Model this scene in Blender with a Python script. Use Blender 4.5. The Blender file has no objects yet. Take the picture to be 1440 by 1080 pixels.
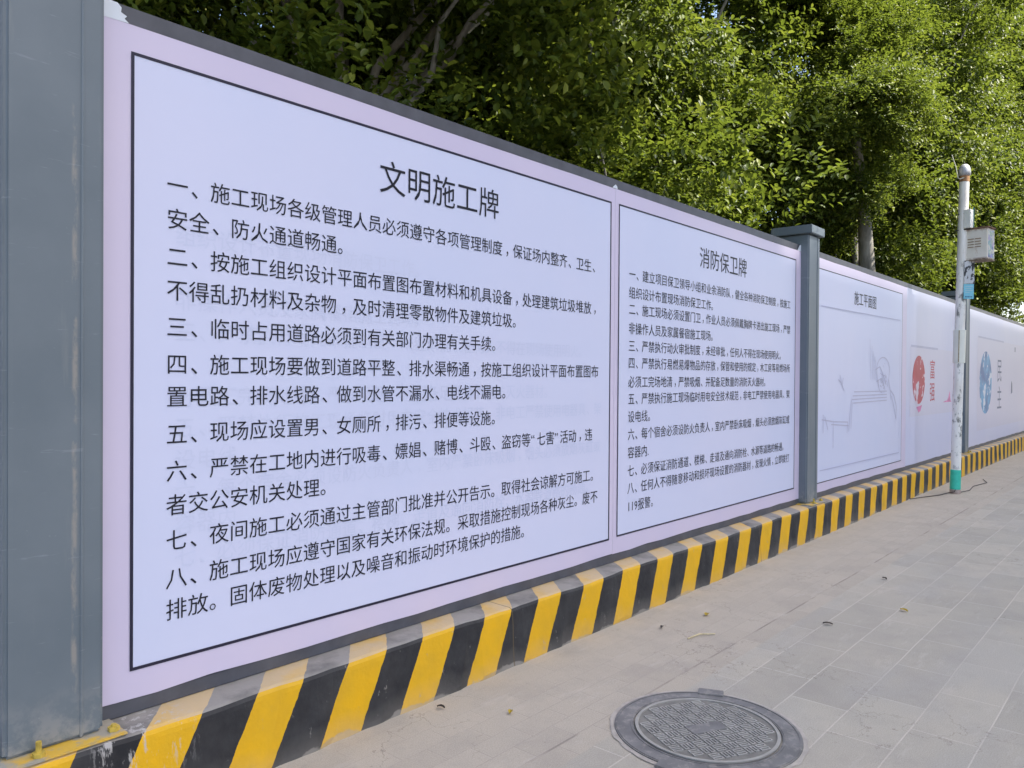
import bpy, bmesh, math, random
import numpy as np
from mathutils import Vector, Matrix
R = math.radians
scene = bpy.context.scene
COL = scene.collection

# ------------------------------------------------------------ camera, sky, sun, exposure
cam_data = bpy.data.cameras.new('camera')
cam_data.sensor_width = 36.0
cam_data.lens = 1089.6 / 1440 * 36.0
cam_data.clip_start = 0.05
cam_data.clip_end = 2000
cam = bpy.data.objects.new('camera', cam_data)
COL.objects.link(cam)
YAW, PITCH, ROLL = R(41.024), R(-0.487), R(0.388)
fwd = Vector((math.cos(YAW)*math.cos(PITCH), math.sin(YAW)*math.cos(PITCH), math.sin(PITCH)))
rgt = Vector((math.sin(YAW), -math.cos(YAW), 0))
upv = rgt.cross(fwd)
r2 = rgt*math.cos(ROLL) + upv*math.sin(ROLL)
u2 = upv*math.cos(ROLL) - rgt*math.sin(ROLL)
cam.matrix_world = Matrix(((r2.x, u2.x, -fwd.x, 0), (r2.y, u2.y, -fwd.y, -2.8), (r2.z, u2.z, -fwd.z, 1.5), (0, 0, 0, 1)))
scene.camera = cam

SUN_EL, SUN_AZ = R(52), R(-60)              # azimuth measured from +X towards +Y
sdir = Vector((math.cos(SUN_EL)*math.cos(SUN_AZ), math.cos(SUN_EL)*math.sin(SUN_AZ), math.sin(SUN_EL)))
world = bpy.data.worlds.new('World')
scene.world = world
world.use_nodes = True
wn = world.node_tree
bg = wn.nodes['Background']
sky = wn.nodes.new('ShaderNodeTexSky')
sky.sky_type = 'NISHITA'
sky.sun_disc = False
sky.sun_elevation = SUN_EL
sky.sun_rotation = R(90) - SUN_AZ
sky.dust_density = 3.0
sky.air_density = 1.0
wn.links.new(sky.outputs[0], bg.inputs[0])
bg.inputs[1].default_value = 0.15
sl = bpy.data.lights.new('sun', 'SUN')
sl.energy = 5.0
sl.angle = R(0.5)
sl.color = (1.0, 0.94, 0.84)
so = bpy.data.objects.new('sun', sl)
so.rotation_euler = sdir.to_track_quat('Z', 'Y').to_euler()
so.location = (0, -6, 20)
COL.objects.link(so)
scene.view_settings.view_transform = 'Standard'
scene.view_settings.look = 'None'
scene.view_settings.gamma = 1
scene.view_settings.exposure = 1.36
scene.cycles.max_bounces = 8
scene.cycles.transparent_max_bounces = 4
scene.cycles.use_denoising = True

rng = np.random.default_rng(7)
random.seed(7)

# ------------------------------------------------------------ materials
class NT:
    """tiny node helper"""
    def __init__(s, name):
        s.m = bpy.data.materials.new(name); s.m.use_nodes = True
        s.t = s.m.node_tree; s.b = s.t.nodes['Principled BSDF']
        s.out = s.t.nodes['Material Output']
    def n(s, kind, **kw):
        nd = s.t.nodes.new('ShaderNode' + kind)
        for k, v in kw.items(): setattr(nd, k, v)
        return nd
    def set(s, sock, v):
        if isinstance(v, bpy.types.NodeSocket): s.t.links.new(v, sock)
        elif v is not None:
            if isinstance(v, tuple) and len(v) == 3 and len(sock.default_value) == 4: v = v + (1,)
            sock.default_value = v
    def math(s, op, a, b=None, c=None):
        nd = s.n('Math', operation=op)
        s.set(nd.inputs[0], a)
        if b is not None: s.set(nd.inputs[1], b)
        if c is not None: s.set(nd.inputs[2], c)
        return nd.outputs[0]
    def mix(s, f, a, b, blend='MIX'):
        nd = s.n('Mix', data_type='RGBA', blend_type=blend)
        s.set(nd.inputs[0], f); s.set(nd.inputs[6], a); s.set(nd.inputs[7], b)
        return nd.outputs[2]
    def noise(s, vec, scale, detail=4, rough=.55):
        nd = s.n('TexNoise'); s.set(nd.inputs['Vector'], vec)
        nd.inputs['Scale'].default_value = scale; nd.inputs['Detail'].default_value = detail
        nd.inputs['Roughness'].default_value = rough
        return nd.outputs[0]
    def ramp(s, v, lo, hi):
        nd = s.n('MapRange'); nd.clamp = True
        s.set(nd.inputs[0], v); nd.inputs[1].default_value = lo; nd.inputs[2].default_value = hi
        return nd.outputs[0]
    def pos(s):
        return s.n('NewGeometry').outputs['Position']
    def obj(s):
        return s.n('TexCoord').outputs['Object']
    def scaled(s, vec, sc):
        nd = s.n('Mapping'); s.set(nd.inputs[0], vec); nd.inputs['Scale'].default_value = sc
        return nd.outputs[0]
    def sep(s, vec):
        nd = s.n('SeparateXYZ'); s.set(nd.inputs[0], vec); return nd.outputs
    def comb(s, x, y, z):
        nd = s.n('CombineXYZ'); s.set(nd.inputs[0], x); s.set(nd.inputs[1], y); s.set(nd.inputs[2], z); return nd.outputs[0]
    def bump(s, h, strength=.3, dist=.01):
        nd = s.n('Bump'); s.set(nd.inputs['Height'], h)
        nd.inputs['Strength'].default_value = strength; nd.inputs['Distance'].default_value = dist
        s.t.links.new(nd.outputs[0], s.b.inputs['Normal'])
    def base(s, c, rough=.6, spec=.5, metal=0):
        s.set(s.b.inputs['Base Color'], c); s.set(s.b.inputs['Roughness'], rough)
        s.b.inputs['Specular IOR Level'].default_value = spec
        s.b.inputs['Metallic'].default_value = metal
        return s.m

def m_plain(name, c, rough=.6, var=.12, scale=6, spec=.4, metal=0):
    k = NT(name); p = k.obj()
    v = k.ramp(k.noise(p, scale, 5), .3, .7)
    c0 = tuple(x*(1-var) for x in c); c1 = tuple(min(1, x*(1+var)) for x in c)
    return k.base(k.mix(v, c0, c1), rough, spec, metal)

def m_steel():
    k = NT('grey_painted_steel'); p = k.pos()
    v = k.ramp(k.noise(p, 2.2, 5), .3, .7)
    c = k.mix(v, (.125, .155, .180), (.165, .195, .22))
    st = k.ramp(k.noise(k.scaled(p, (9, 9, .7)), 1.6, 6, .65), .60, .74)     # run-down streaks of dirt
    c = k.mix(k.math('MULTIPLY', st, .45), c, (.26, .27, .26))
    sp = k.ramp(k.noise(p, 26, 6, .7), .66, .74)
    c = k.mix(k.math('MULTIPLY', sp, .5), c, (.34, .35, .35))
    x, y, z = k.sep(p)[:]
    wst = k.math('MULTIPLY', k.ramp(k.math('ABSOLUTE', k.math('SUBTRACT', x, k.math('ADD', .958, k.math('MULTIPLY', k.noise(p, 7, 3), .014)))), .011, .004), k.ramp(k.noise(k.scaled(p, (1, 1, .35)), 17, 5, .7), .47, .60))
    c = k.mix(k.math('MULTIPLY', wst, .55), c, (.36, .32, .27))
    scr = k.ramp(k.noise(k.scaled(p, (.5, .5, 5)), 13, 4, .6), .66, .70)
    c = k.mix(k.math('MULTIPLY', scr, .22), c, (.36, .38, .40))
    ft = k.math('MULTIPLY', k.ramp(z, .50, .31), k.ramp(k.noise(p, 15, 6, .7), .44, .60))
    c = k.mix(k.math('MULTIPLY', ft, .6), c, (.36, .35, .33))
    k.bump(k.noise(p, 3.0, 3), .2, .02)
    return k.base(c, .42, .4)

def m_print(name, c0, c1, grain=0.0):
    k = NT(name); p = k.pos()
    v = k.ramp(k.noise(p, .55, 3), .35, .65)
    c = k.mix(v, c0, c1)
    # the soft cockles of a vinyl sheet on a corrugated backing
    h = k.math('ADD', k.noise(k.scaled(p, (1.0, 1, .35)), 1.6, 2), k.math('MULTIPLY', k.noise(p, 7, 3), .08))
    k.bump(h, .27, .03)
    return k.base(c, .38, .35)

def m_kerb():
    k = NT('striped_kerb_paint'); p = k.pos(); x, y, z = k.sep(p)[:]
    jit = k.math('MULTIPLY', k.math('SUBTRACT', k.noise(p, 14, 3), .5), .022)
    q = k.math('SUBTRACT', x, k.math('MULTIPLY', k.math('SUBTRACT', z, .30), .47))
    q = k.math('SUBTRACT', q, k.math('MULTIPLY', k.math('ADD', y, .16), .80))
    q = k.math('ADD', q, jit)
    u = k.math('FRACT', k.math('DIVIDE', k.math('SUBTRACT', q, 2.003 - .4217*40), .4217))
    yel = k.math('LESS_THAN', u, .485)
    wear = k.noise(p, 5, 6, .65)
    blk = k.mix(k.ramp(wear, .35, .7), (.018, .018, .021), (.05, .05, .052))
    ye = k.mix(k.ramp(wear, .3, .72), (.76, .42, .006), (.62, .36, .018))
    c = k.mix(yel, blk, ye)
    # scuffs that show the cement
    sc = k.ramp(k.noise(k.scaled(p, (1, 1, .5)), 24, 8, .7), .63, .70)
    c = k.mix(k.math('MULTIPLY', sc, .55), c, (.33, .31, .28))
    # dust lying on the top and splashed along the foot
    nz = k.sep(k.n('NewGeometry').outputs['Normal'])[2]
    top = k.math('MULTIPLY', k.ramp(nz, .5, .95), k.ramp(k.noise(p, 6, 5), .1, .55))
    c = k.mix(k.math('MULTIPLY', top, .62), c, (.46, .43, .39))
    zz = k.math('ADD', z, k.math('MULTIPLY', k.math('SUBTRACT', k.noise(p, 4, 5), .5), .16))
    ft = k.math('MAXIMUM', k.math('MULTIPLY', k.ramp(zz, .10, -.02), .4), k.ramp(zz, .012, .002))
    c = k.mix(k.math('MULTIPLY', ft, .62), c, (.36, .33, .29))
    spl = k.ramp(k.noise(k.scaled(p, (1, 1, .22)), 34, 5, .7), .54, .60)      # cement drips beside the post foot
    wx = k.math('MULTIPLY', k.math('MULTIPLY', k.ramp(x, .98, 1.03), k.ramp(x, 1.36, 1.24)), k.ramp(z, .10, .24))
    c = k.mix(k.math('MULTIPLY', k.math('MULTIPLY', spl, wx), .8), c, (.48, .46, .44))
    seam = k.math('MULTIPLY', k.math('LESS_THAN', k.math('ABSOLUTE', k.math('SUBTRACT', k.math('ADD', k.math('FRACT', k.math('DIVIDE', k.math('SUBTRACT', x, 1.50), 3.1)), k.math('MULTIPLY', k.noise(p, 9, 3), .003)), .5)), .0012), .7)
    c = k.mix(seam, c, (.12, .09, .05))
    k.bump(k.math('ADD', k.noise(p, 9, 5), k.math('MULTIPLY', k.noise(p, 60, 4), .35)), .4, .012)
    return k.base(c, .7, .3)

def m_paving():
    k = NT('dusty_paving'); p = k.pos(); x, y, z = k.sep(p)[:]
    warp = k.math('MULTIPLY', k.math('SUBTRACT', k.noise(p, 1.3, 2), .5), .012)
    yw = k.math('ADD', y, warp)
    # grey stone slabs away from the kerb
    v = k.comb(x, k.math('ADD', yw, .88 + .26*40), 0)
    br = k.n('TexBrick'); br.offset = .5; k.set(br.inputs['Vector'], v)
    br.inputs['Scale'].default_value = 1; br.inputs['Brick Width'].default_value = .52; br.inputs['Row Height'].default_value = .26
    br.inputs['Mortar Size'].default_value = .0032; br.inputs['Mortar Smooth'].default_value = .3; br.inputs['Bias'].default_value = 0
    br.inputs['Color1'].default_value = (.345, .325, .28, 1); br.inputs['Color2'].default_value = (.44, .41, .345, 1)
    br.inputs['Mortar'].default_value = (.56, .52, .455, 1)
    # small warm pavers beside the kerb
    b2 = k.n('TexBrick'); b2.offset = .5
    k.set(b2.inputs['Vector'], k.comb(x, k.math('ADD', yw, .88 + .125*80), 0))
    b2.inputs['Scale'].default_value = 1; b2.inputs['Brick Width'].default_value = .25; b2.inputs['Row Height'].default_value = .125
    b2.inputs['Mortar Size'].default_value = .003; b2.inputs['Mortar Smooth'].default_value = .5
    b2.inputs['Color1'].default_value = (.375, .335, .28, 1); b2.inputs['Color2'].default_value = (.43, .385, .32, 1)
    b2.inputs['Mortar'].default_value = (.34, .30, .265, 1)
    zone = k.ramp(yw, -1.0, -.99)
    c = k.mix(zone, br.outputs[0], b2.outputs[0])
    # dark open joint between the two
    dj = k.math('MULTIPLY', k.math('COMPARE', yw, -.885, .005), k.ramp(k.noise(k.scaled(p, (1, .1, 1)), 2.2, 3), .46, .56))
    c = k.mix(k.math('MULTIPLY', dj, .75), c, (.07, .06, .055))
    # dust drifts, thickest beside the kerb
    near = k.ramp(k.math('ADD', y, k.math('MULTIPLY', k.noise(p, 1.1, 5), .9)), -1.0, .35)
    dust = k.math('MAXIMUM', k.math('MULTIPLY', near, .8), k.math('MULTIPLY', k.ramp(k.noise(p, .9, 6, .62), .38, .70), .62))
    c = k.mix(dust, c, (.465, .418, .345))
    blue = k.ramp(k.noise(k.scaled(p, (1, 2.2, 1)), .8, 4), .50, .62)
    c = k.mix(k.math('MULTIPLY', k.math('MULTIPLY', blue, k.ramp(yw, -.99, -1.02)), .45), c, (.375, .36, .33))
    c = k.mix(k.math('MULTIPLY', k.ramp(k.noise(p, 3.1, 8, .75), .47, .70), .42), c, (.30, .275, .25))
    gr = k.noise(p, 190, 4, .8)
    c = k.mix(.7, c, k.mix(gr, (.12, .12, .12), (.92, .9, .88)), 'OVERLAY')
    ft_ = k.ramp(k.noise(k.scaled(p, (.35, 1.6, 1)), 6, 7, .75), .56, .68)
    c = k.mix(k.math('MULTIPLY', ft_, .3), c, (.58, .53, .46))
    crk = k.math('ABSOLUTE', k.math('SUBTRACT', k.noise(p, 1.7, 6, .6), .5))
    c = k.mix(k.math('MULTIPLY', k.math('MULTIPLY', k.ramp(crk, .004, .0), k.ramp(k.noise(p, .7, 2), .52, .6)), .55), c, (.16, .14, .12))
    stn = k.ramp(k.noise(p, 38, 4, .6), .70, .74)
    c = k.mix(k.math('MULTIPLY', stn, .55), c, (.15, .13, .11))
    mo = k.mix(zone, br.outputs[1], b2.outputs[1])
    hh = k.math('ADD', k.math('MULTIPLY', mo, -.6), k.math('ADD', k.math('MULTIPLY', gr, .35), k.math('MULTIPLY', k.noise(p, 11, 5), .5)))
    k.bump(hh, .35, .006)
    return k.base(c, .85, .2)

def m_leaf(name, c0, c1, tipc, trans=.36):
    k = NT(name)
    at = k.n('Attribute', attribute_name='tone')
    tone = at.outputs['Fac']
    rnd = k.n('NewGeometry').outputs['Random Per Island']
    c = k.mix(rnd, c0, c1)
    c = k.mix(tone, c, tipc)
    k.base(c, .5, .3)
    tr = k.n('BsdfTranslucent'); k.set(tr.inputs[0], k.mix(.38, c, (.33, .42, .04), 'MIX'))
    mx = k.n('MixShader'); mx.inputs[0].default_value = trans
    k.t.links.new(k.b.outputs[0], mx.inputs[1]); k.t.links.new(tr.outputs[0], mx.inputs[2])
    k.t.links.new(mx.outputs[0], k.out.inputs[0])
    return k.m

def m_bark():
    k = NT('pale_bark'); p = k.obj()
    c = k.mix(k.ramp(k.noise(k.scaled(p, (3, 3, .6)), 4, 6), .3, .7), (.15, .14, .12), (.36, .34, .30))
    k.bump(k.noise(k.scaled(p, (4, 4, .8)), 6, 6), .5, .03)
    return k.base(c, .85, .2)

def m_polepaint():
    k = NT('peeling_white_paint'); p = k.obj()
    g = k.ramp(k.noise(k.scaled(p, (1, 1, .55)), 11, 7, .72), .54, .61)
    z = k.sep(p)[2]
    band = k.math('MULTIPLY', g, k.ramp(k.math('ABSOLUTE', k.math('SUBTRACT', z, 1.75)), 1.9, .9))
    c = k.mix(band, (.87, .85, .80), (.25, .25, .23))
    ru = k.ramp(k.noise(k.scaled(p, (1, 1, .4)), 7, 6, .7), .60, .68)
    c = k.mix(k.math('MULTIPLY', ru, k.ramp(z, 3.4, 4.25)), c, (.22, .09, .035))
    c = k.mix(k.math('MULTIPLY', k.ramp(k.noise(k.scaled(p, (2, 2, .3)), 5, 5), .5, .7), .4), c, (.45, .36, .25))
    k.bump(g, .3, .004)
    return k.base(c, .55, .35)

def m_cabinet():
    k = NT('rusty_cream_paint'); p = k.obj(); x, y, z = k.sep(p)[:]
    c = k.mix(k.ramp(k.noise(p, 9, 5), .3, .7), (.80, .75, .65), (.87, .83, .75))
    edge = k.math('MAXIMUM', k.ramp(z, .36, .41), k.ramp(z, .03, .0))
    ru = k.math('MULTIPLY', k.ramp(k.noise(p, 22, 6, .7), .40, .56), edge)
    c = k.mix(ru, c, (.22, .08, .03))
    rr = k.ramp(k.noise(k.scaled(p, (1, 1, .25)), 26, 5, .7), .62, .70)
    c = k.mix(k.math('MULTIPLY', rr, .6), c, (.42, .22, .09))
    return k.base(c, .55, .35)

def m_manhole():
    k = NT('worn_cast_iron'); p = k.pos()
    c = k.mix(k.ramp(k.noise(p, 8, 6), .3, .7), (.15, .145, .142), (.235, .226, .218))
    c = k.mix(k.math('MULTIPLY', k.ramp(k.noise(p, 22, 6, .7), .5, .62), .5), c, (.40, .37, .33))
    k.bump(k.noise(p, 120, 3), .2, .002)
    return k.base(c, .5, .5, .25)

def m_emblem(name, a, b, w):
    k = NT(name); p = k.obj()
    v = k.noise(k.scaled(p, (1.0, 1, 1)), 4.2, 3)
    c = k.mix(k.ramp(k.noise(p, 2.6, 2), .4, .6), a, b)
    c = k.mix(k.ramp(v, .56, .60), c, w)
    return k.base(c, .4, .35)

STEEL = m_steel()
MARGIN = m_print('lilac_print', (.59, .54, .71), (.65, .585, .73))
FIELD = m_print('bluish_white_print', (.60, .64, .83), (.64, .655, .83))
POSTER = m_print('pale_blue_poster_print', (.57, .59, .78), (.61, .62, .78))
CARD = m_print('pale_grey_lilac_print', (.575, .575, .72), (.60, .59, .73))
INK = m_plain('black_print', (.012, .012, .022), .45, .1)
FRAMEINK = m_plain('black_frame_print', (.02, .018, .04), .45, .1)
GHOST = m_plain('show_through_print', (.590, .625, .805), .4, .01)
FAINT = m_plain('faint_plan_print', (.48, .48, .63), .45, .05)
FAINT2 = m_plain('fainter_plan_print', (.46, .47, .63), .45, .04)
TORN = m_plain('torn_white_vinyl', (.66, .71, .78), .4, .08)
REDINK = m_plain('red_print', (.50, .05, .09), .45, .1)
PINKINK = m_plain('pink_print', (.62, .20, .42), .45, .25, 9)
BLUEINK = m_plain('slate_blue_print', (.13, .16, .27), .45, .1)
KERB = m_kerb()
PAVING = m_paving()
BARK = m_bark()
POLEPAINT = m_polepaint()
CREAM = m_cabinet()
IRON = m_manhole()
LEAFA = m_leaf('ficus_leaf', (.024, .046, .009), (.105, .152, .020), (.40, .42, .06))

# ------------------------------------------------------------ mesh helpers
def link(name, me, mat=None, parent=None, loc=None):
    o = bpy.data.objects.new(name, me); COL.objects.link(o)
    if mat is not None and me is not None: me.materials.append(mat)
    if parent is not None: o.parent = parent
    if loc is not None: o.location = loc
    return o
def tag(o, label=None, cat=None, group=None, kind=None):
    if label: o['label'] = label
    if cat: o['category'] = cat
    if group: o['group'] = group
    if kind: o['kind'] = kind
    return o
def thing(name, label, cat, loc=(0, 0, 0), rz=0, group=None):
    o = bpy.data.objects.new(name, None); COL.objects.link(o)
    o.location = loc; o.rotation_euler = (0, 0, rz); o.empty_display_size = .2
    return tag(o, label, cat, group)
def box(bm, x0, x1, y0, y1, z0, z1):
    vs = [bm.verts.new(c) for c in ((x0,y0,z0),(x1,y0,z0),(x1,y1,z0),(x0,y1,z0),(x0,y0,z1),(x1,y0,z1),(x1,y1,z1),(x0,y1,z1))]
    return [bm.faces.new([vs[i] for i in f]) for f in ((3,2,1,0),(4,5,6,7),(0,1,5,4),(1,2,6,5),(2,3,7,6),(3,0,4,7))]
def done(bm, name, mat, parent=None, bev=0, seg=2, smooth=False):
    if bev: bmesh.ops.bevel(bm, geom=list(bm.edges), offset=bev, segments=seg, affect='EDGES', clamp_overlap=True)
    me = bpy.data.meshes.new(name); bm.to_mesh(me); bm.free()
    if smooth:
        for p in me.polygons: p.use_smooth = True
    return link(name, me, mat, parent)
def boxobj(name, mat, parent, *b, bev=.003):
    bm = bmesh.new(); box(bm, *b); return done(bm, name, mat, parent, bev)
def poly(bm, pts, y):
    """a flat outline in the wall plane (x, z) facing the street"""
    return bm.faces.new([bm.verts.new((x, y, z)) for x, z in pts])
def flat(name, mat, parent, outlines, y):
    bm = bmesh.new()
    for o in outlines: poly(bm, o, y)
    bmesh.ops.recalc_face_normals(bm, faces=bm.faces[:])
    for f in bm.faces:
        if f.normal.y > 0: f.normal_flip()
    return done(bm, name, mat, parent)
def rect(x0, x1, z0, z1): return [(x0, z0), (x1, z0), (x1, z1), (x0, z1)]
def tube(bm, pts, rad, n=12, cap=True):
    """a tube along pts with a radius for each"""
    pts = [Vector(p) for p in pts]; rings = []
    for i, p in enumerate(pts):
        d = (pts[min(i+1, len(pts)-1)] - pts[max(i-1, 0)]).normalized()
        a = d.cross(Vector((0, 0, 1)));
        if a.length < .05: a = d.cross(Vector((1, 0, 0)))
        a.normalize(); b = d.cross(a); r = rad[i] if hasattr(rad, '__len__') else rad
        rings.append([bm.verts.new(p + (a*math.cos(t) + b*math.sin(t))*r) for t in [2*math.pi*k/n for k in range(n)]])
    for A, B in zip(rings, rings[1:]):
        for k in range(n): bm.faces.new((A[k], A[(k+1) % n], B[(k+1) % n], B[k]))
    if cap: bm.faces.new(rings[0][::-1]); bm.faces.new(rings[-1])
    bmesh.ops.recalc_face_normals(bm, faces=bm.faces[:])
def lathe(bm, prof, n=24, c=(0, 0)):
    tube(bm, [(c[0], c[1], z) for r, z in prof], [max(r, .0005) for r, z in prof], n)

# ------------------------------------------------------------ lettering: every glyph once, then set on a square grid
TITLES = ['文明施工牌', '消防保卫牌', '施工平面图']
RULES = [
 ('一、施工现场各级管理人员必须遵守各项管理制度，保证场内整齐、卫生、', 2.194), ('安全、防火通道畅通。', 2.070),
 ('二、按施工组织设计平面布置图布置材料和机具设备，处理建筑垃圾堆放，', 1.933), ('不得乱扔材料及杂物，及时清理零散物件及建筑垃圾。', 1.810),
 ('三、临时占用道路必须到有关部门办理有关手续。', 1.677), ('四、施工现场要做到道路平整、排水渠畅通，按施工组织设计平面布置图布', 1.540),
 ('置电路、排水线路、做到水管不漏水、电线不漏电。', 1.421), ('五、现场应设置男、女厕所，排污、排便等设施。', 1.284),
 ('六、严禁在工地内进行吸毒、嫖娼、赌博、斗殴、盗窃等“七害”活动，违', 1.148), ('者交公安机关处理。', 1.024),
 ('七、夜间施工必须通过主管部门批准并公开告示。取得社会谅解方可施工。', .894), ('八、施工现场应遵守国家有关环保法规。采取措施控制现场各种灰尘。废不', .755),
 ('排放。固体废物处理以及噪音和振动时环境保护的措施。', .640)]
FIRE = [
 ('一、建立项目保卫领导小组和业余消防队，健全各种消防保卫制度，按施工', 2.193), ('组织设计布置现场消防保卫工作。', 2.070),
 ('二、施工现场必须设置门卫，作业人员必须佩戴胸牌卡进出施工现场，严禁', 1.960), ('非操作人员及家属餐宿施工现场。', 1.832),
 ('三、严禁执行动火审批制度，未经审批，任何人不得在现场使用明火。', 1.716), ('四、严禁执行易燃易爆物品的存放，保管和使用的规定，木工房等易燃场所', 1.601),
 ('必须工完场地清，严禁吸烟、并配备足数量的消防灭火器材。', 1.475), ('五、严禁执行施工现场临时用电安全技术规范，非电工严禁使用电器具、架', 1.362),
 ('设电线。', 1.242), ('六、每个宿舍必须设防火负责人，室内严禁卧床吸烟，烟头必须放烟灰缸或', 1.125),
 ('容器内.', 1.003), ('七、必须保证消防通道、楼梯、走道及通向消防栓、水源等道路的畅通。', .882),
 ('八、任何人不得随意移动和损坏现场设置的消防器材，发现火情，立即拨打', .766), ('119报警。', .645)]
chars = sorted(set(''.join(TITLES) + ''.join(a for a, b in RULES + FIRE) + '富强民主'))
tmp = []
for ch in chars:
    cu = bpy.data.curves.new('glyph', 'FONT'); cu.body = ch; cu.resolution_u = 2; cu.fill_mode = 'FRONT'
    ob = bpy.data.objects.new('glyph', cu); COL.objects.link(ob); tmp.append(ob)
bpy.context.view_layer.update()
dg = bpy.context.evaluated_depsgraph_get()
GLYPH = {}
for ch, ob in zip(chars, tmp):
    ev = ob.evaluated_get(dg); me = ev.to_mesh()
    GLYPH[ch] = (np.array([v.co[:2] for v in me.vertices]), [tuple(p.vertices) for p in me.polygons])
    ev.to_mesh_clear()
for ob in tmp:
    cu = ob.data; bpy.data.objects.remove(ob); bpy.data.curves.remove(cu)
ADV = {'1': .52, '9': .52, '.': .5, '“': .62, '”': .62}
def lettering(name, rows, mat, parent, y, vertical=False):
    """rows: (text, left x, centre z, cell width, cell height); one mesh for the whole block"""
    V, F = [], []; n0 = 0
    for text, x, z, w, h in rows:
        for ch in text:
            v, f = GLYPH[ch]; dx = dy = 0
            if ch in '，': dx, dy = .22, .03
            if ch == '、': dx, dy = .08, .0
            P = np.empty((len(v), 3)); P[:, 0] = x + (v[:, 0] + dx)*w; P[:, 1] = y; P[:, 2] = z + (v[:, 1] + dy - .37)*h
            V.append(P); F += [tuple(i + n0 for i in q) for q in f]; n0 += len(v)
            if vertical: z -= h*1.08
            else: x += w*ADV.get(ch, 1.0)
    me = bpy.data.meshes.new(name); me.from_pydata(np.vstack(V).tolist(), [], F); me.update()
    return link(name, me, mat, parent)

# ------------------------------------------------------------ the ground
bm = bmesh.new()
bm.faces.new([bm.verts.new(c) for c in ((-600, -600, -.02), (600, -600, -.02), (600, 600, -.02), (-600, 600, -.02))])
tag(done(bm, 'ground', m_plain('bare_soil', (.16, .135, .105), .9, .25, .7)), kind='structure')
bm = bmesh.new()
bm.faces.new([bm.verts.new(c) for c in ((-12, -5.2, 0), (70, -5.2, 0), (70, .3, 0), (-12, .3, 0))])
tag(done(bm, 'pavement', PAVING), kind='structure')

# ------------------------------------------------------------ the striped kerb the hoarding stands on
prof = [(-.190, -.03), (-.183, .02), (-.163, .262), (-.160, .280), (-.152, .293), (-.138, .299), (-.10, .300), (.0, .301), (.30, .301), (.30, -.03)]
xs = np.arange(-6, 31.01, .08); bm = bmesh.new(); rings = []
for x in xs:
    w = [math.sin(x*3.1)*.0025 + math.sin(x*7.7+1)*.0018 + random.uniform(-.0022, .0022) for _ in range(2)]
    ring = []
    for i, (y, z) in enumerate(prof):
        k = 1 if 1 < i < 7 else 0
        jy = w[0]*k + (random.uniform(-.012, .006) if i == 1 else 0)
        ring.append(bm.verts.new((x, y + jy, z + (w[1] if 2 < i < 7 else 0))))
    rings.append(ring)
for A, B in zip(rings, rings[1:]):
    for i in range(len(prof)-1): bm.faces.new((A[i], B[i], B[i+1], A[i+1]))
bm.faces.new(rings[0]); bm.faces.new(rings[-1][::-1])
bmesh.ops.recalc_face_normals(bm, faces=bm.faces[:])
tag(done(bm, 'striped_kerb', KERB, smooth=False), 'low concrete kerb wall painted in slanted yellow and black stripes under the hoarding', 'kerb')

# ------------------------------------------------------------ steel posts
def make_post(x0, x1, label, near=False):
    t = thing('hoarding_post', label, 'post', ((x0+x1)/2, 0, .302), 0, 'grey steel posts of the hoarding')
    w = (x1-x0)/2; xr = -w + .76*2*w
    bm = bmesh.new()
    box(bm, -w, w, -.08, .25, .008, 2.585)
    done(bm, 'shaft', STEEL, t, .012, 3)
    bm = bmesh.new(); tube(bm, [(xr, -.0795, .012), (xr, -.0795, 2.583)], .0055, 8)      # weld seam of the two channels
    done(bm, 'seam', STEEL, t)
    boxobj('cap_plate', STEEL, t, -w-.03, w+.03, -.115, .285, 2.588, 2.67, bev=.006)
    k = m_base
    boxobj('base_plate', k, t, -w-.06, w+.05, -.150, .29, 0, .0075, bev=.002)
    for (bx, by, h) in ((-w+.085, -.118, .055), (w+.022, -.105, .03), (-w-.03, .05, .03)):
        bm = bmesh.new(); lathe(bm, [(.0085, .0078), (.0085, h), (.0, h)], 10, (bx, by))
        b = done(bm, 'bolt', BOLT, t)
        bm = bmesh.new(); tube(bm, [(bx, by, .0082), (bx, by, .022)], [.019, .019], 6)
        done(bm, 'nut', BOLT, b)
    return t
def m_plate():
    k = NT('slopped_yellow_paint'); p = k.pos()
    y = k.ramp(k.math('ADD', k.sep(p)[0], k.math('MULTIPLY', k.noise(p, 6, 5), .3)), .80, .98)
    g = k.ramp(k.noise(p, 11, 5, .65), .42, .56)
    c = k.mix(k.math('MULTIPLY', k.math('SUBTRACT', 1.15, g), y), (.30, .31, .30), (.66, .42, .06))
    return k.base(c, .6, .35)
m_base = m_plate()
BOLT = m_plain('painted_bolt', (.55, .40, .07), .5, .35, 30)
make_post(.765, 1.057, 'tall grey steel post at the left edge, yellow paint on its bolted foot')
make_post(7.42, 7.71, 'grey steel post with flat cap between the fire safety and site plan boards')
make_post(14.42, 14.71, 'grey steel post mostly hidden behind the white utility pole')
make_post(23.20, 23.49, 'farthest grey steel post beyond the blue emblem poster at the right edge')

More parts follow.
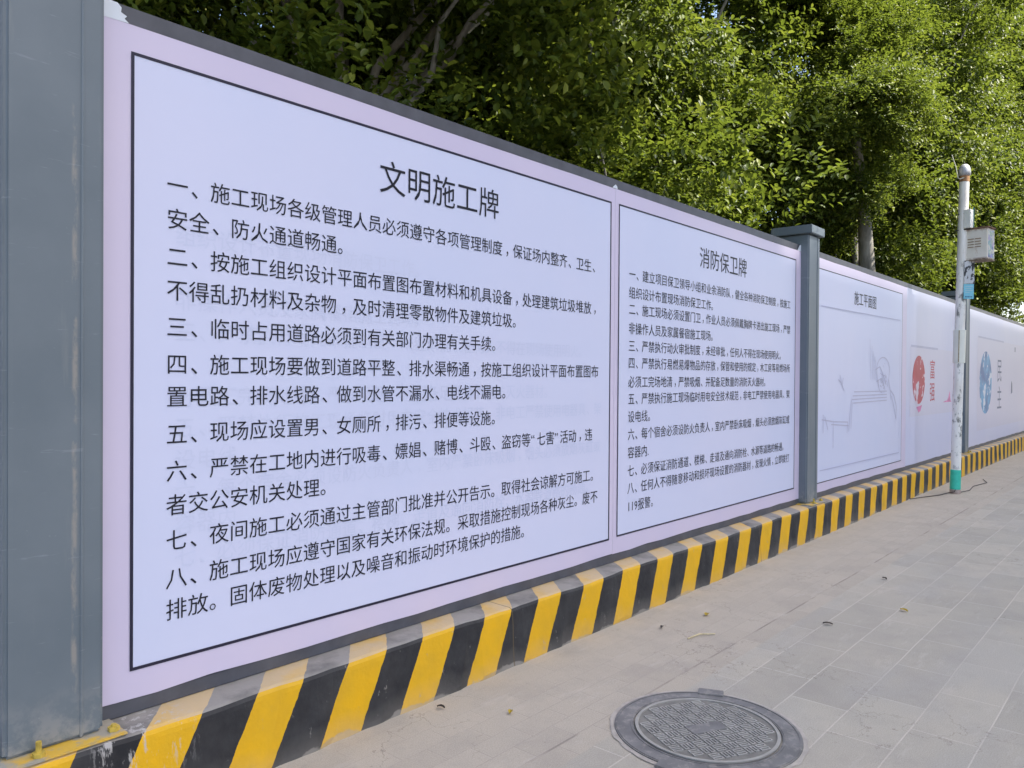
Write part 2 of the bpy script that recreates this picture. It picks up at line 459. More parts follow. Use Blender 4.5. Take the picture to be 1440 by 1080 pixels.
# ------------------------------------------------------------ hoarding bays: rails and backing board
RAIL = m_plain('dark_grey_rail_paint', (.085, .088, .105), .45, .18, 9)
BACK = m_plain('white_backing_board', (.62, .64, .68), .5, .05)
def make_bay(x0, x1, label):
    t = thing('hoarding_bay', label, 'fence', ((x0+x1)/2, 0, .302), 0, 'bays of the site hoarding')
    w = (x1-x0)/2
    boxobj('top_rail', RAIL, t, -w, w, 0, .055, 2.423, 2.484, bev=.002)
    boxobj('bottom_rail', RAIL, t, -w, w, 0, .055, .001, .0552, bev=.002)
    bm = bmesh.new()                                        # shallow corrugated sheet behind the print
    n = int(2*w/.15)
    for i in range(n):
        a = -w + 2*w*i/n; b = -w + 2*w*(i+1)/n
        box(bm, a, b-.02, .006, .046, .0555, 2.4225)
        box(bm, b-.02, b, .016, .036, .0555, 2.4225)
    done(bm, 'backing_sheet', BACK, t)
    return t
make_bay(1.058, 7.419, 'near bay of the grey railed hoarding, carrying the two black lettered rule boards')
make_bay(7.711, 14.419, 'middle bay of the grey railed hoarding, carrying the site plan and the red emblem poster')
make_bay(14.711, 23.199, 'far bay of the grey railed hoarding beyond the utility pole, carrying the blue emblem poster')
make_bay(23.491, 31.0, 'last bay of the grey railed hoarding running on beyond the farthest post')
make_bay(-5.8, .764, 'bay of the grey railed hoarding left of the tall left post')

# ------------------------------------------------------------ printed boards
YS = -.003
def torn_edge(pts, amp):
    """the cut edge of a sheet: small irregular steps along its top and bottom"""
    return [(x, z + random.uniform(-amp, amp)) for x, z in pts]
def sheet_outline(x0, x1, z0, z1, extra=()):
    bot = torn_edge([(x, z0) for x in np.arange(x0, x1, .21)] + [(x1, z0)], .005)
    top = [(x, z1) for x in np.arange(x1, x0, -.4)] + [(x0, z1)]
    return bot + torn_edge(top, .0025) 
def frame_outlines(x0, x1, z0, z1, w):
    return [rect(x0, x1, z0, z0+w), rect(x0, x1, z1-w, z1), rect(x0, x0+w, z0+w, z1-w), rect(x1-w, x1, z0+w, z1-w)]
def notice(label, sx0, sx1, fx0, fx1, z0, z1, fw, sz0=.357, sz1=2.725):
    t = thing('notice_board', label, 'sign', ((sx0+sx1)/2, 0, sz0), 0, 'printed boards on the hoarding')
    i = Matrix.Translation(Vector(t.location)*-1)
    def put(o): o.matrix_parent_inverse = i; return o
    put(flat('printed_sheet', MARGIN, t, [sheet_outline(sx0, sx1, sz0, sz1)], YS))
    put(flat('white_field', FIELD, t, [rect(fx0+fw*.5, fx1-fw*.5, z0+fw*.5, z1-fw*.5)], YS-.0015))
    put(flat('frame_line', FRAMEINK, t, frame_outlines(fx0, fx1, z0, z1, fw), YS-.0025))
    return t, put

CW = .0832
t, put = notice('large white board headed with the civilised construction rules, thirteen lines, nearest the left post', 1.058, 4.219, 1.172, 4.175, .455, 2.632, .0115)
put(lettering('title_lettering', [(TITLES[0], 2.275, 2.42, .165, .165)], INK, t, YS-.0035))
put(lettering('rule_lettering', [(s, 1.297, z, CW, CW) for s, z in RULES], INK, t, YS-.0035))
ghost = [(FIRE[i][0][:n], 1.33 + dx, FIRE[i][1]-.055, CW*1.0, CW) for i, n, dx in ((1, 15, 0), (3, 15, 0), (4, 31, 0), (6, 27, 0), (7, 33, 0), (8, 4, 0), (9, 33, 0), (10, 3, 0), (11, 32, 0))]
put(lettering('show_through_lettering', ghost, GHOST, t, YS-.0022))  # older print underneath, showing faintly through the sheet
# loose flaps of vinyl at the top corner by the post
bm = bmesh.new()
poly(bm, [(1.060, 2.722), (1.165, 2.726), (1.150, 2.737), (1.158, 2.748), (1.138, 2.756), (1.140, 2.772), (1.126, 2.785), (1.060, 2.786)], YS-.001)
put(done(bm, 'loose_flap', TORN, t))
t, put = notice('white board of small lettered fire safety rules, left of the capped grey post', 4.2205, 7.419, 4.262, 7.295, .463, 2.634, .0105)
put(lettering('title_lettering', [(TITLES[1], 5.37, 2.424, .168, .168)], INK, t, YS-.0035))
put(lettering('rule_lettering', [(s, 4.385, z, .0843, .0843) for s, z in FIRE], INK, t, YS-.0035))
bm = bmesh.new()
poly(bm, [(4.185, 2.726), (4.245, 2.726), (4.240, 2.742), (4.222, 2.752), (4.200, 2.738)], YS-.001)
put(done(bm, 'loose_flap', TORN, t)); bm = bmesh.new()
poly(bm, [(7.33, 2.726), (7.418, 2.726), (7.418, 2.790), (7.375, 2.775)], YS-.001)
put(done(bm, 'loose_flap', TORN, t))

def stroke(bm, pts, w, y):
    for (ax, az), (bx, bz) in zip(pts, pts[1:]):
        d = Vector((bx-ax, bz-az)); n = Vector((-d.y, d.x)).normalized()*w/2
        poly(bm, [(ax-n.x, az-n.y), (bx-n.x, bz-n.y), (bx+n.x, bz+n.y), (ax+n.x, az+n.y)], y)
t, put = notice('white board with a faint construction site plan drawing, right of the capped grey post', 7.712, 11.16, 7.83, 10.945, .447, 2.624, .009)
put(lettering('title_lettering', [(TITLES[2], 9.00, 2.412, .165, .165)], INK, t, YS-.0035))
bm = bmesh.new(); yy = YS-.0035; k = 0
def S(pts, w=.012):
    global k; k += 1; stroke(bm, pts, w, yy - .00002*k)
S([(8.02, 1.09), (8.4, 1.055), (8.83, 1.035)]); S([(8.3, 1.03), (8.85, .995)]); S([(8.06, 1.14), (8.06, .95)]); S([(8.36, 1.06), (8.36, .78)]); S([(8.1, 1.12), (8.2, .98)])
S([(8.86, .93), (8.90, 1.15), (8.95, 1.29)]); S([(8.80, .92), (8.82, 1.04)]); S([(8.93, .96), (8.97, 1.25)])
for dz in (-.05, -.01, .03, .075): S([(8.95 + abs(dz), 1.29 + dz), (10.28, 1.295 + dz*.9)])
S([(10.49, 1.30), (10.62, 1.12), (10.69, 1.0), (10.71, 1.16), (10.60, 1.30), (10.44, 1.37)], .014)
pts = [(10.12 + .25*math.cos(a)*(1+.12*math.sin(3*a)), 1.56 + .24*math.sin(a)*(1+.1*math.cos(2*a))) for a in np.linspace(-.6, 4.6, 22)]
S(pts, .014)
S([(10.36, 1.50), (10.42, 1.36), (10.47, 1.25)], .014); S([(9.80, 1.62), (9.98, 1.66), (10.1, 1.58), (10.25, 1.44)]); S([(9.85, 1.48), (10.05, 1.52), (10.2, 1.38)])
for x in (9.58, 9.66, 9.72, 9.78): S([(x, 1.98 - (x-9.58)), (x + .05, 1.50)], .008)
for i in range(26):
    a, r = random.uniform(0, 6.28), random.uniform(0, .2); x, z = 10.1 + r*math.cos(a), 1.52 + r*math.sin(a)
    S([(x, z), (x + random.uniform(-.07, .07), z + random.uniform(-.06, .06))], .011)
S([(8.55, 1.55), (8.62, 1.44), (8.66, 1.52)]); S([(8.62, 1.44), (8.69, 1.38)]); S([(8.50, 1.50), (8.58, 1.47)])
put(done(bm, 'plan_drawing', FAINT, t))
bm = bmesh.new(); k = 200
S([(7.96, 2.245), (10.83, 2.27)], .009); S([(7.96, .575), (10.83, .565)], .009); S([(10.83, 2.27), (10.83, .565)], .007)
put(done(bm, 'inner_rule_line', FAINT2, t))

def disc(name, mat, parent, x, z, r, y, n=40):
    bm = bmesh.new(); vs = [bm.verts.new((r*math.cos(-a), 0, r*math.sin(-a))) for a in [2*math.pi*i/n for i in range(n)]]
    f = bm.faces.new(vs)
    bm.normal_update()
    if f.normal.y > 0: f.normal_flip()
    o = done(bm, name, mat, parent); return o, (x, y, z)
def poster(label, x0, x1, cx, cz, r, mat, ink, text, tx, tz, th, bar):
    t = thing('poster', label, 'poster', ((x0+x1)/2, 0, .357), 0, 'value posters on the hoarding')
    L = Vector(t.location); i = Matrix.Translation(-L)
    def put(o): o.matrix_parent_inverse = i; return o
    put(flat('printed_sheet', POSTER, t, [sheet_outline(x0, x1, .357, 2.725)], YS))
    put(flat('pale_card', CARD, t, [rect(cx-r*1.35, x1-(x1-x0)*.05, cz-r*1.5, bar)], YS-.0015))
    o, p = disc('emblem', mat, t, cx, cz, r, YS-.003); o.location = Vector(p) - L
    o2 = put(lettering('lettering', [(text, tx, tz, th*1.05, th)], ink, t, YS-.003, True))
    bm = bmesh.new(); poly(bm, rect(cx-r*1.25, cx+r*3.2, bar-.012, bar+.018), YS-.0025)
    put(done(bm, 'header_rule', FAINT2, t))
    return t, put
t, put = poster('pale poster with a round red emblem and two upright red characters beside it', 11.1615, 14.419, 11.80, 1.505, .335,
                m_emblem('red_emblem_print', (.42, .018, .055), (.46, .05, .11), (.66, .58, .68)), REDINK, '富强', 12.40, 1.655, .30, 1.96)
bm = bmesh.new()
poly(bm, [(13.22, 1.165), (13.80, 1.165), (13.72, 1.19), (13.66, 1.34), (13.58, 1.24), (13.50, 1.19), (13.36, 1.185)], YS-.003)
put(done(bm, 'pink_hill', PINKINK, t)); bm = bmesh.new()
poly(bm, [(11.68, 1.13), (11.98, 1.15), (11.90, 1.07), (11.80, 1.05)], YS-.003)
put(done(bm, 'pink_wave', PINKINK, t))
t, put = poster('pale poster with a round blue emblem and two upright dark characters, beyond the utility pole', 14.711, 23.199, 16.55, 1.465, .575,
                m_emblem('blue_emblem_print', (.03, .13, .36), (.08, .33, .60), (.60, .66, .76)), BLUEINK, '民主', 17.68, 1.70, .50, 2.28)
bm = bmesh.new()
poly(bm, [(19.28, 1.22), (19.46, 1.25), (19.44, 1.44), (19.33, 1.50)], YS-.003)
put(done(bm, 'small_mark', BLUEINK, t)); bm = bmesh.new()
poly(bm, [(19.70, 2.12), (19.80, 2.12), (19.80, 2.22), (19.70, 2.22)], YS-.003)
put(done(bm, 'small_mark', BLUEINK, t))

# ------------------------------------------------------------ utility pole and what hangs on it
PX, PY = 11.607, -.503
pole = thing('utility_pole', 'white painted steel pole with peeling paint, green wrapped foot and domed cap', 'pole', (PX, PY, 0))
pole.rotation_euler = (R(.76), R(.66), 0)
bm = bmesh.new(); lathe(bm, [(.060, .04), (.060, 4.20)], 24); done(bm, 'shaft', POLEPAINT, pole, smooth=False)
bm = bmesh.new(); lathe(bm, [(.063, -.02), (.066, .01), (.066, .055), (.061, .06)], 24); done(bm, 'base', m_plain('stained_concrete', (.42, .33, .29), .8, .2, 20), pole)
bm = bmesh.new(); lathe(bm, [(.0612, .05), (.066, .075), (.0645, .10), (.0645, .315), (.0612, .318)], 24); done(bm, 'green_wrap', m_plain('turquoise_plastic', (.05, .55, .41), .35, .12, 14), pole)
bm = bmesh.new(); lathe(bm, [(.0612, 1.73), (.074, 1.732), (.074, 2.166), (.0612, 2.17)], 24); done(bm, 'sleeve', m_plain('clean_cream_paint', (.80, .80, .71), .4, .05), pole)
bm = bmesh.new(); tube(bm, [(-.078, -.01, 1.74), (-.079, -.01, 2.16)], .006, 8); done(bm, 'sleeve_seam', m_plain('rusty_seam', (.42, .34, .22), .7, .3, 30), pole)
bm = bmesh.new(); lathe(bm, [(.0605, 4.20), (.074, 4.215), (.076, 4.25), (.070, 4.295), (.052, 4.335), (.026, 4.355), (.0, 4.36)], 24)
done(bm, 'dome_cap', m_plain('galvanised_dome', (.42, .42, .44), .45, .25, 14, .5, .3), pole, smooth=True)
bm = bmesh.new(); lathe(bm, [(.0615, 4.12), (.0625, 4.125), (.0625, 4.195), (.0615, 4.199)], 24); done(bm, 'rust_ring', m_plain('rust', (.32, .17, .08), .8, .4, 30), pole)
rv = Vector((rgt.x, rgt.y, 0))
def at(s, d, z): return Vector((s*rgt.x - d*fwd.x, s*rgt.y - d*fwd.y, z))     # s: towards the street side, d: towards the viewer's side
bm = bmesh.new(); tube(bm, [at(-.03, .05, 4.17), at(-.08, .04, 4.15), at(-.10, .03, 4.17), at(-.135, .03, 4.32), at(-.19, .03, 4.47)], .006, 8)
done(bm, 'antenna_wire', m_plain('pale_wire', (.62, .60, .50), .5, .1), pole)

YP = math.atan2(rgt.y, rgt.x)
def hung(name, label, cat, s, d, z, rz, group=None):
    p = at(s, d, z); return thing(name, label, cat, (PX + p.x + z*.0115, PY + p.y - z*.0132, z), rz, group)
cab = hung('control_cabinet', 'square cream metal cabinet with rusty edges and louvres hung on the pole', 'cabinet', .175, .06, 3.08, R(-100))
bm = bmesh.new(); box(bm, -.15, .15, -.11, .13, 0, .40); done(bm, 'body', CREAM, cab, .006)
boxobj('lid', m_plain('rusty_lid', (.20, .12, .08), .8, .4, 24), cab, -.165, .165, -.125, .145, .4005, .418, bev=.003)
boxobj('bottom_tray', m_plain('rusty_tray', (.26, .20, .14), .8, .4, 24), cab, -.155, .155, -.115, .135, -.014, -.0005, bev=.002)
for i in range(4):
    for dx in (-.045, .04):
        bm = bmesh.new(); box(bm, dx-.036, dx+.036, -.1165, -.1105, .16+i*.035, .168+i*.035)
        done(bm, 'louvre', m_plain('dark_louvre', (.26, .15, .07), .7, .2), cab)
def m_sticker():
    k_ = NT('torn_coloured_stickers'); p = k_.obj()
    v = k_.n('TexVoronoi'); k_.set(v.inputs['Vector'], k_.scaled(p, (1, 9, 9))); v.inputs['Scale'].default_value = 1.4
    h = k_.n('HueSaturation'); k_.set(h.inputs['Color'], v.outputs['Color']); h.inputs['Saturation'].default_value = .8; h.inputs['Value'].default_value = .75
    c = k_.mix(k_.ramp(k_.noise(p, 16, 4), .42, .5), (.62, .60, .55), k_.mix(.55, h.outputs[0], (.24, .42, .58)))
    return k_.base(c, .5, .3)
boxobj('sticker', m_sticker(), cab, .1505, .1525, -.085, .10, .02, .37, bev=.0004)
jb = hung('junction_box', 'slim white metal box strapped to the pole above the cream cabinet', 'box', .04, .06, 3.50, R(-100))
boxobj('body', m_plain('white_box_paint', (.82, .82, .77), .45, .06), jb, -.04, .04, -.05, .05, 0, .245, bev=.004)
boxobj('strap', m_plain('dark_strap', (.06, .06, .06), .5, .2), jb, -.145, .045, -.045, -.035, .185, .20, bev=.001)
boxobj('lower_strap', m_plain('dark_lower_strap', (.06, .06, .06), .5, .2), jb, -.145, .045, -.045, -.035, -.022, -.008, bev=.001)
bp = hung('plate_sign', 'narrow blue plate fixed edge on to the pole behind the slim white box', 'sign', .095, -.02, 3.50, R(-62))
boxobj('plate', m_plain('blue_plate_paint', (.04, .13, .36), .4, .1), bp, -.045, .045, -.006, .006, 0, .25, bev=.002)
boxobj('plate_edge', m_plain('green_plate_edge', (.04, .16, .15), .4, .1), bp, .0455, .060, -.008, .008, -.03, .29, bev=.002)
def m_smudge():
    k_ = NT('smudged_grey_paper'); p = k_.obj(); x, y, z = k_.sep(p)[:]
    n = k_.noise(k_.scaled(p, (1, 1, .7)), 15, 3)
    c = k_.mix(k_.ramp(n, .52, .56), (.60, .61, .62), (.07, .07, .075))
    return k_.base(c, .7, .2)
pn = hung('paper_notice', 'grey paper notice with a black smudge pasted under the cream cabinet', 'notice', .062, .075, 2.772, YP)
boxobj('paper', m_smudge(), pn, -.066, .066, -.004, .004, 0, .30, bev=.001)
bn = hung('notice_plate', 'small light blue notice plate on the pole below the smudged grey paper', 'sign', .060, .075, 2.572, YP)
boxobj('plate', m_plain('light_blue_notice', (.20, .55, .68), .45, .1, 14), bn, -.066, .066, -.004, .004, 0, .195, bev=.001)
bm = bmesh.new()
for i, (a, b) in enumerate(((-.05, .05), (-.05, .03), (-.05, .045), (-.05, .01))):
    box(bm, a, b, -.0055, -.0045, .16-i*.026, .168-i*.026)
done(bm, 'text_lines', m_plain('pale_notice_text', (.45, .62, .66), .5, .05), bn)
bm = bmesh.new()
for i in range(5): box(bm, -.05+i*.02, -.037+i*.02, -.0055, -.0045, .02, .036)
done(bm, 'number_line', m_plain('dark_notice_text', (.05, .12, .25), .5, .05), bn)
bm = bmesh.new()
tube(bm, [(10.62, -.20, .008), (10.9, -.30, .012), (11.25, -.40, .010), (11.50, -.44, .014), (11.53, -.51, .03), (11.54, -.52, .06)], .005, 8)
tag(done(bm, 'cable', m_plain('black_cable', (.03, .028, .028), .6, .2)), 'thin black cable lying on the paving from the kerb to the pole foot', 'cable')
bm = bmesh.new()
tube(bm, [(11.68, -.54, .01), (12.0, -.60, .012), (12.5, -.55, .010), (13.1, -.62, .010), (13.5, -.50, .01)], .005, 8)
tag(done(bm, 'cable', m_plain('dark_cable', (.05, .045, .04), .6, .2)), 'short dark cable on the paving running on from the far side of the pole foot', 'cable')

# ------------------------------------------------------------ manhole
mh = thing('manhole_cover', 'round cast iron manhole cover with basket pattern set in the paving', 'manhole', (3.035, -1.272, .003), R(-28)); mh.scale = (.97, .97, .8)
def ring(bm, r0, r1, z0, z1, n=72):
    lo = [[bm.verts.new((r*math.cos(a), r*math.sin(a), z)) for a in [2*math.pi*i/n for i in range(n)]] for r, z in ((r1, z0), (r1, z1), (r0, z1), (r0, z0))]
    for A, B in zip(lo, lo[1:] + lo[:1]):
        for i in range(n): bm.faces.new((A[i], A[(i+1) % n], B[(i+1) % n], B[i]))
    bmesh.ops.recalc_face_normals(bm, faces=bm.faces[:])
bm = bmesh.new(); ring(bm, .318, .400, .0, .0075); ring(bm, .386, .394, .0077, .0105); ring(bm, .324, .330, .0077, .0105)
fr = done(bm, 'frame', IRON, mh)
for a, r in ((R(52), .40), (R(216), .41)):
    bm = bmesh.new(); c, s = math.cos(a), math.sin(a)
    vs = box(bm, -.06, .06, -.035, .035, .0, .0155)
    bmesh.ops.transform(bm, matrix=Matrix.Translation((r*c, r*s, 0)) @ Matrix.Rotation(a+math.pi/2, 4, 'Z'), verts=bm.verts[:])
    done(bm, 'hinge_lug', IRON, mh, .003)
GROUT = m_plain('dusty_iron_floor', (.20, .19, .17), .85, .2, 20)
bm = bmesh.new(); vs = [bm.verts.new((.312*math.cos(a), .312*math.sin(a), .006)) for a in [2*math.pi*i/72 for i in range(72)]]; bm.faces.new(vs)
cv = done(bm, 'cover', GROUT, mh)
bm = bmesh.new(); ring(bm, .296, .310, .0062, .013)
pit = .058
for i in range(-5, 6):
    for j in range(-5, 6):
        cx, cy = i*pit, j*pit
        if abs(cx) < .095 and abs(cy) < .05: continue
        if math.hypot(cx, cy) > .277: continue
        for o in (-.0145, .0145):
            hw, hl = .0105, .0235
            if (i + j) % 2: b = (cx+o-hw, cx+o+hw, cy-hl, cy+hl)
            else: b = (cx-hl, cx+hl, cy+o-hw, cy+o+hw)
            # a raised lozenge outline: two rails and two ends
            x0, x1, y0, y1 = b; q = .0058
            box(bm, x0, x1, y0, y0+q, .0062, .012); box(bm, x0, x1, y1-q, y1, .0062, .012)
            box(bm, x0, x0+q, y0+q, y1-q, .0062, .012); box(bm, x1-q, x1, y0+q, y1-q, .0062, .012)
o = done(bm, 'raised_pattern', m_plain('worn_bright_iron', (.34, .325, .295), .5, .15, 12), cv)
boxobj('centre_plate', IRON, cv, -.088, .088, -.040, .040, .0062, .0135, bev=.002)
bm = bmesh.new(); ring(bm, .4005, .418, -.001, .0015)
for v in bm.verts:
    kk = 1 + random.uniform(-.008, .02)
    if math.hypot(v.co.x, v.co.y) > .41: v.co.x *= kk; v.co.y *= kk
done(bm, 'mortar_collar', m_plain('pale_mortar', (.42, .38, .335), .9, .2, 14), mh)

# ------------------------------------------------------------ fallen leaves and crumbs on the paving
YL = m_plain('yellow_fallen_leaf', (.62, .46, .03), .5, .2, 40); BL = m_plain('brown_fallen_leaf', (.10, .085, .07), .7, .3, 40); GL = m_plain('pale_fallen_leaf', (.50, .42, .26), .6, .2, 40)
def fallen(x, y, L, W, rz, mat, label, group=None):
    bm = bmesh.new(); n = 6; rows = []
    for i in range(n+1):
        u = i/n; w = W*math.sin(math.pi*min(1, u*.92+.04))**.8; zc = .006 + .006*math.sin(u*3)
        rows.append([bm.verts.new((u*L - L/2, s*w/2, zc + abs(s)*.006)) for s in (-1, 0, 1)])
    for A, B in zip(rows, rows[1:]):
        for k_ in range(2): bm.faces.new((A[k_], B[k_], B[k_+1], A[k_+1]))
    bmesh.ops.solidify(bm, geom=bm.faces[:], thickness=.0006)
    bmesh.ops.recalc_face_normals(bm, faces=bm.faces[:])
    o = done(bm, 'fallen_leaf', mat, None); o.location = (x, y, .0); o.rotation_euler = (0, 0, rz)
    return tag(o, label, 'leaf', 'fallen leaves on the paving')
fallen(2.598, -.544, .036, .022, .5, YL, 'small yellow fallen leaf on the paving left of the manhole cover')
fallen(5.452, -1.436, .055, .030, 1.2, YL, 'yellow fallen leaf out on the grey slabs far right of the manhole cover')
fallen(4.505, -.528, .050, .032, .2, YL, 'yellow fallen leaf on the warm pavers near the kerb behind the manhole')
fallen(4.835, -1.164, .058, .026, 2.0, BL, 'dark curled leaf on the grey slabs behind the manhole cover')
fallen(6.228, -1.106, .048, .024, .9, BL, 'small dark leaf on the paving farthest beyond the others')
fallen(4.092, -.445, .045, .020, .3, BL, 'tiny dark leaf on dusty paving beside the kerb')
fallen(2.427, -.276, .040, .018, 1.9, BL, 'tiny dark leaf right at the foot of the near kerb stripes')
tw = bmesh.new(); tube(tw, [(4.02, -.655, .006), (4.12, -.675, .012), (4.20, -.735, .007)], [.004, .005, .003], 6)
tag(done(tw, 'twig', m_plain('pale_twig', (.55, .46, .28), .7, .2, 30)), 'pale dry twig on the dusty pavers behind the manhole cover', 'twig')

# ------------------------------------------------------------ trees
def leaf_batch(P, D, N, L, W, fold):
    """folded lozenge leaves: base P, direction D, normal N; arrays"""
    S_ = np.cross(D, N); S_ /= np.linalg.norm(S_, axis=1)[:, None] + 1e-9
    L = L[:, None]; W = W[:, None]
    m1 = P + D*L*.32; m2 = P + D*L*.70 - N*L*.05; tip = P + D*L - N*L*.16
    up = N*W*fold
    return np.stack([P, m1 - S_*W*.40 + up, m2 - S_*W*.46 + up, tip, m2 + S_*W*.46 + up, m1 + S_*W*.40 + up], 1)
def crown_mesh(name, seed, rx, ry, z0, z1, nclump, twigs, lv, front, leaf=(.064, .100)):
    g = np.random.default_rng(seed)
    rz = (z1-z0)/2; zc = (z1+z0)/2
    # boughs spread over an uneven ellipsoid, each carrying flattish layers of twig clumps with gaps between
    B = []
    while len(B) < max(8, nclump//8):
        d = g.normal(size=3); d /= np.linalg.norm(d)
        if d[1] > .35 and g.random() < .5: continue
        if d[2] < -.6 and g.random() < .6: continue
        rr = (1 + .14*math.sin(5*d[0]+seed) + .12*math.sin(4*d[2]+2*seed))*g.uniform(.5, 1.0)**.5
        B.append((d, rr))
    C = []
    for k_ in range(nclump):
        d, rr = B[k_ % len(B)]
        o = g.normal(size=3)*np.array([.46, .38, .13])
        C.append((d[0]*rx*rr + o[0], d[1]*ry*rr + o[1], zc + d[2]*rz*rr + o[2] - .30*(o[0]**2 + o[1]**2), d[0], d[1], d[2]))
    C = np.array(C)
    nT = nclump*twigs
    ci = np.repeat(np.arange(nclump), twigs)
    out = C[ci, 3:6]*.9 + g.normal(size=(nT, 3))*.75; out[:, 2] += .30
    out /= np.linalg.norm(out, axis=1)[:, None]
    cr = g.uniform(.30, .58, nclump)[ci]
    base = C[ci, :3] + g.normal(size=(nT, 3))*(cr*.33)[:, None]
    tl = cr*g.uniform(.7, 1.3, nT)
    # leaves along each twig, which droops at its end
    u = np.linspace(.12, 1, lv)[None, :].repeat(nT, 0) + g.uniform(-.04, .04, (nT, lv))
    P = base[:, None, :] + out[:, None, :]*(tl[:, None]*u)[..., None]
    P[..., 2] -= (.22*tl[:, None]*u**2)
    side = np.cross(out, g.normal(size=(nT, 3))); side /= np.linalg.norm(side, axis=1)[:, None]
    sgn = np.where(np.arange(lv) % 2, 1., -1.)[None, :, None]
    D = out[:, None, :]*.75 + side[:, None, :]*sgn*.75 + g.normal(size=(nT, lv, 3))*.17; D[..., 2] -= .18
    D /= np.linalg.norm(D, axis=2)[..., None]
    Nn = np.zeros((nT, lv, 3)); Nn[..., 2] = 1; Nn += g.normal(size=(nT, lv, 3))*.26 + C[ci, None, 3:6]*.35
    Nn -= D*np.sum(D*Nn, 2)[..., None]; Nn /= np.linalg.norm(Nn, axis=2)[..., None] + 1e-9
    n = nT*lv
    L = g.uniform(leaf[0], leaf[1], n)*.95; W = L*g.uniform(.50, .64, n)
    Q = leaf_batch(P.reshape(n, 3), D.reshape(n, 3), Nn.reshape(n, 3), L, W, .16)
    Qz, Qy = Q[..., 2].min(1), Q[..., 1].min(1)
    keep = ~((Qz < front[0]) & (Q[..., 1].min(1) < -front[1])) & ~((Qz < front[0]) & (Q[..., 1].max(1) > front[1] + front[2]))
    tone = (np.clip(u-.62, 0, 1)*1.5).reshape(n)*g.uniform(.0, 1, n)**1.2
    Q = Q[keep]; tone = tone[keep]; n = len(Q)
    me = bpy.data.meshes.new(name)
    me.vertices.add(n*6); me.vertices.foreach_set('co', Q.reshape(-1).astype('f4'))
    me.loops.add(n*8); i6 = np.arange(n)*6
    idx = np.stack([i6, i6+1, i6+2, i6+3, i6, i6+3, i6+4, i6+5], 1).reshape(-1)
    me.loops.foreach_set('vertex_index', idx.astype('i4'))
    me.polygons.add(n*2); me.polygons.foreach_set('loop_start', (np.arange(n*2)*4).astype('i4'))
    me.update(calc_edges=True)
    at_ = me.attributes.new('tone', 'FLOAT', 'POINT'); at_.data.foreach_set('value', np.repeat(tone, 6).astype('f4'))
    me.materials.append(LEAFA)
    return me, C
def trunk_mesh(name, seed, C, z1, lean=(0, 0), r0=.16):
    g = np.random.default_rng(seed+50); bm = bmesh.new()
    def path(a, b, ra, rb, wob, n=7):
        pts = []; rad = []
        for i in range(n):
            u = i/(n-1); p = Vector(a).lerp(Vector(b), u)
            w = wob*math.sin(u*math.pi); p += Vector((g.normal()*w, g.normal()*w, 0)); pts.append(p); rad.append(ra + (rb-ra)*u)
        tube(bm, pts, rad, 10)
    fork = (lean[0], lean[1], z1*.36)
    path((0, 0, -.02), fork, r0, r0*.72, .03)
    ok = C[(C[:, 1] > -.85) & (C[:, 1] < 1.2)] if z1 < 4 else C[(C[:, 2] > 4.2) | (C[:, 1] > -.8)]
    for c in ok[g.choice(len(ok), min(len(ok), 11), replace=False)]:
        path(fork if g.random() < .6 else (lean[0]*.7, lean[1]*.7, z1*.27), tuple(c[:3]*.92), r0*.36, .010, .10)
    me = bpy.data.meshes.new(name); bm.to_mesh(me); bm.free()
    for p in me.polygons: p.use_smooth = True
    me.materials.append(BARK); return me
CR = [crown_mesh('crown', s, rx, ry, z0, z1, nc, 25, 10, (3.0, 1.5, 9)) for s, rx, ry, z0, z1, nc in ((1, 2.9, 2.3, 2.0, 10.5, 470), (2, 2.7, 2.1, 2.2, 9.6, 440), (3, 3.1, 2.4, 1.9, 11.0, 500))]
TK = [trunk_mesh('trunk', i, CR[i][1], 9.5) for i in range(3)]
LOWC = crown_mesh('crown', 9, 1.5, .75, 1.6, 3.9, 100, 16, 10, (3.1, 1.35, 0))
LOWT = trunk_mesh('trunk', 9, LOWC[1], 3.0, (0, 0), .06)
def tree(i, x, y, s, rz, label, group, mir=1, lift=0):
    t = thing('ficus_tree', label, 'tree', (x, y, 0), rz, group)
    t.scale = (s*mir, s, s)
    c = link('crown', CR[i][0], None, t); c.location.z = lift; c.scale.y = 1.5 if lift else 1; link('trunk', TK[i], None, t)
    return t
ROWLAB = 'dense green ficus tree in the row close behind the hoarding'
ROW = 'trees in the row behind the hoarding'
for i, x, y, s, rz, mir, lab in (
    (0, 0.9, 3.3, 1.05, .1, 1, 'dark shaded ficus tree above the left end of the big rule board'),
    (1, 4.7, 3.5, 1.08, -.1, 1, 'shaded ficus tree above the middle of the big rule board'),
    (2, 9.2, 3.6, .95, .25, -1, 'leafy ficus tree above the fire safety board'),
    (0, 13.0, 3.3, .98, -.2, -1, 'bright leafed ficus tree above the site plan board'),
    (2, 16.6, 2.8, 1.05, .1, 1, 'sunlit ficus tree behind the top of the utility pole'),
    (1, 20.6, 2.6, 1.1, .3, -1, 'sunlit ficus tree above the blue emblem poster'),
    (0, 25.0, 2.4, 1.3, -.1, 1, 'ficus tree at the right edge of the photo beyond the farthest post'),
    (2, 31.0, 3.0, 1.5, .2, -1, 'farthest ficus tree of the row, beyond the right edge')):
    tree(i, x, y, s, rz, lab, ROW, mir, 1.9 if x < 6 else 0)
BKLAB = 'dark ficus tree deep behind the front row, seen only through gaps in the foliage'
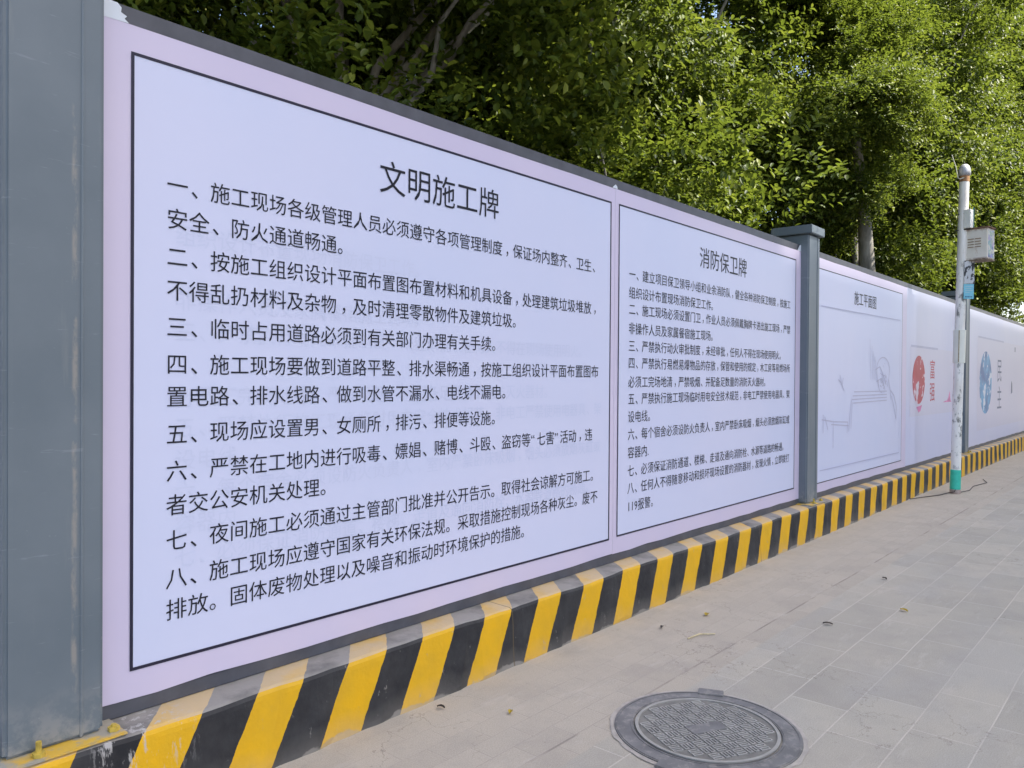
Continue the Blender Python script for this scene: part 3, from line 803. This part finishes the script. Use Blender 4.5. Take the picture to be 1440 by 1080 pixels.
for q, (x, y) in enumerate(((-1.6, 6.4), (2.0, 6.5), (5.0, 6.9), (7.6, 6.4), (10.6, 6.6), (14.2, 6.8), (38, 4.5), (45, 5), (-4, 8.5), (0.6, 10.5), (4.6, 10.8), (8.8, 9.5), (12.5, 8.6), (17.5, 8.4), (23, 8.2))):
    tree(q % 3, x, y, 1.4 if x > 30 else 1.0, q*.5, BKLAB, 'trees deep behind the front row', 1 if q % 2 else -1)
for q, (x, y, s, rz, lab) in enumerate((
    (1.2, 2.2, .86, .1, 'low dark shrub peeping over the top rail beside the tall left post'),
    (3.0, 2.5, .98, .4, 'low dark shrub in deep shade behind the top rail over the big board'),
    (5.6, 1.8, .95, 2.9, 'low leafy shrub over the top rail above the big rule board'),
    (7.4, 1.8, 1.05, .3, 'low leafy shrub over the top rail left of the capped grey post'),
    (10.2, 1.8, 1.05, 2.8, 'low leafy shrub over the top rail above the site plan board'),
    (15.2, 1.8, 1.05, .0, 'low leafy shrub over the top rail just left of the utility pole'),
    (18.0, 1.8, 1.1, 3.0, 'low leafy shrub over the top rail above the blue emblem poster'),
    (22.6, 2.0, 1.15, .2, 'low leafy shrub over the far end of the top rail at the right edge'),
    (27.0, 2.0, 1.2, 2.9, 'low leafy shrub behind the last bay of the hoarding'))):
    t = thing('shrub', lab, 'shrub', (x, y, 0), rz, 'shrubs along the back of the hoarding'); t.scale = (s, s, s)
    link('crown', LOWC[0], None, t); link('trunk', LOWT, None, t)
# the tree with the bare pale trunk
t = thing('ficus_tree', 'ficus tree with a bare pale trunk leaning left above the site plan board', 'tree', (12.75, .95, 0), .55, ROW)
bm = bmesh.new()
tube(bm, [(.16, .0, -.02), (.12, 0, 1.6), (.06, 0, 2.8), (-.06, 0.05, 3.4), (-.26, .14, 4.0), (-.52, .3, 4.8), (-.8, .5, 5.8)], [.18, .155, .14, .115, .095, .07, .04], 14)
tube(bm, [(.05, .02, 2.4), (.42, .05, 3.2), (.62, .10, 4.2), (.8, .2, 5.6)], [.09, .07, .06, .035], 10)
tk = done(bm, 'trunk', BARK, t, smooth=True)
cr = link('crown', CR[1][0], None, t); cr.scale = (.66, .62, .5); cr.location = (-.3, 1.0, 2.75)
# added unseen block across the road, sized to shade the pavement and boards
ab = thing('added_shade_block', 'added unseen pale block across the road, shading the pavement and the hoarding', 'building', (30, -22, 0))
PALE = m_plain('pale_render', (.55, .53, .49), .85, .1, .4); GLASS = m_plain('dark_window_glass', (.05, .06, .07), .12, .2, 1)
bm = bmesh.new(); box(bm, -19, 18, -13, 0, -.02, 34.6); done(bm, 'wall', PALE, ab)
bm = bmesh.new(); box(bm, -19.1, 18.1, -13.1, .1, 34.6, 35.2); done(bm, 'parapet', PALE, ab)
bm = bmesh.new(); box(bm, -18.9, -10.2, -10, -.1, 35.21, 44.0); done(bm, 'shade_tower', PALE, ab)  # taller part added so its shade keeps the left trees dark
for f in range(11):
    bm = bmesh.new()
    box(bm, -18, 17, .002, .06, 1.2+f*3.15, 2.8+f*3.15)
    done(bm, 'window_band', GLASS, ab)
    bm = bmesh.new(); box(bm, -19, 18, .003, .35, .55+f*3.15, .75+f*3.15); done(bm, 'floor_ledge', PALE, ab)
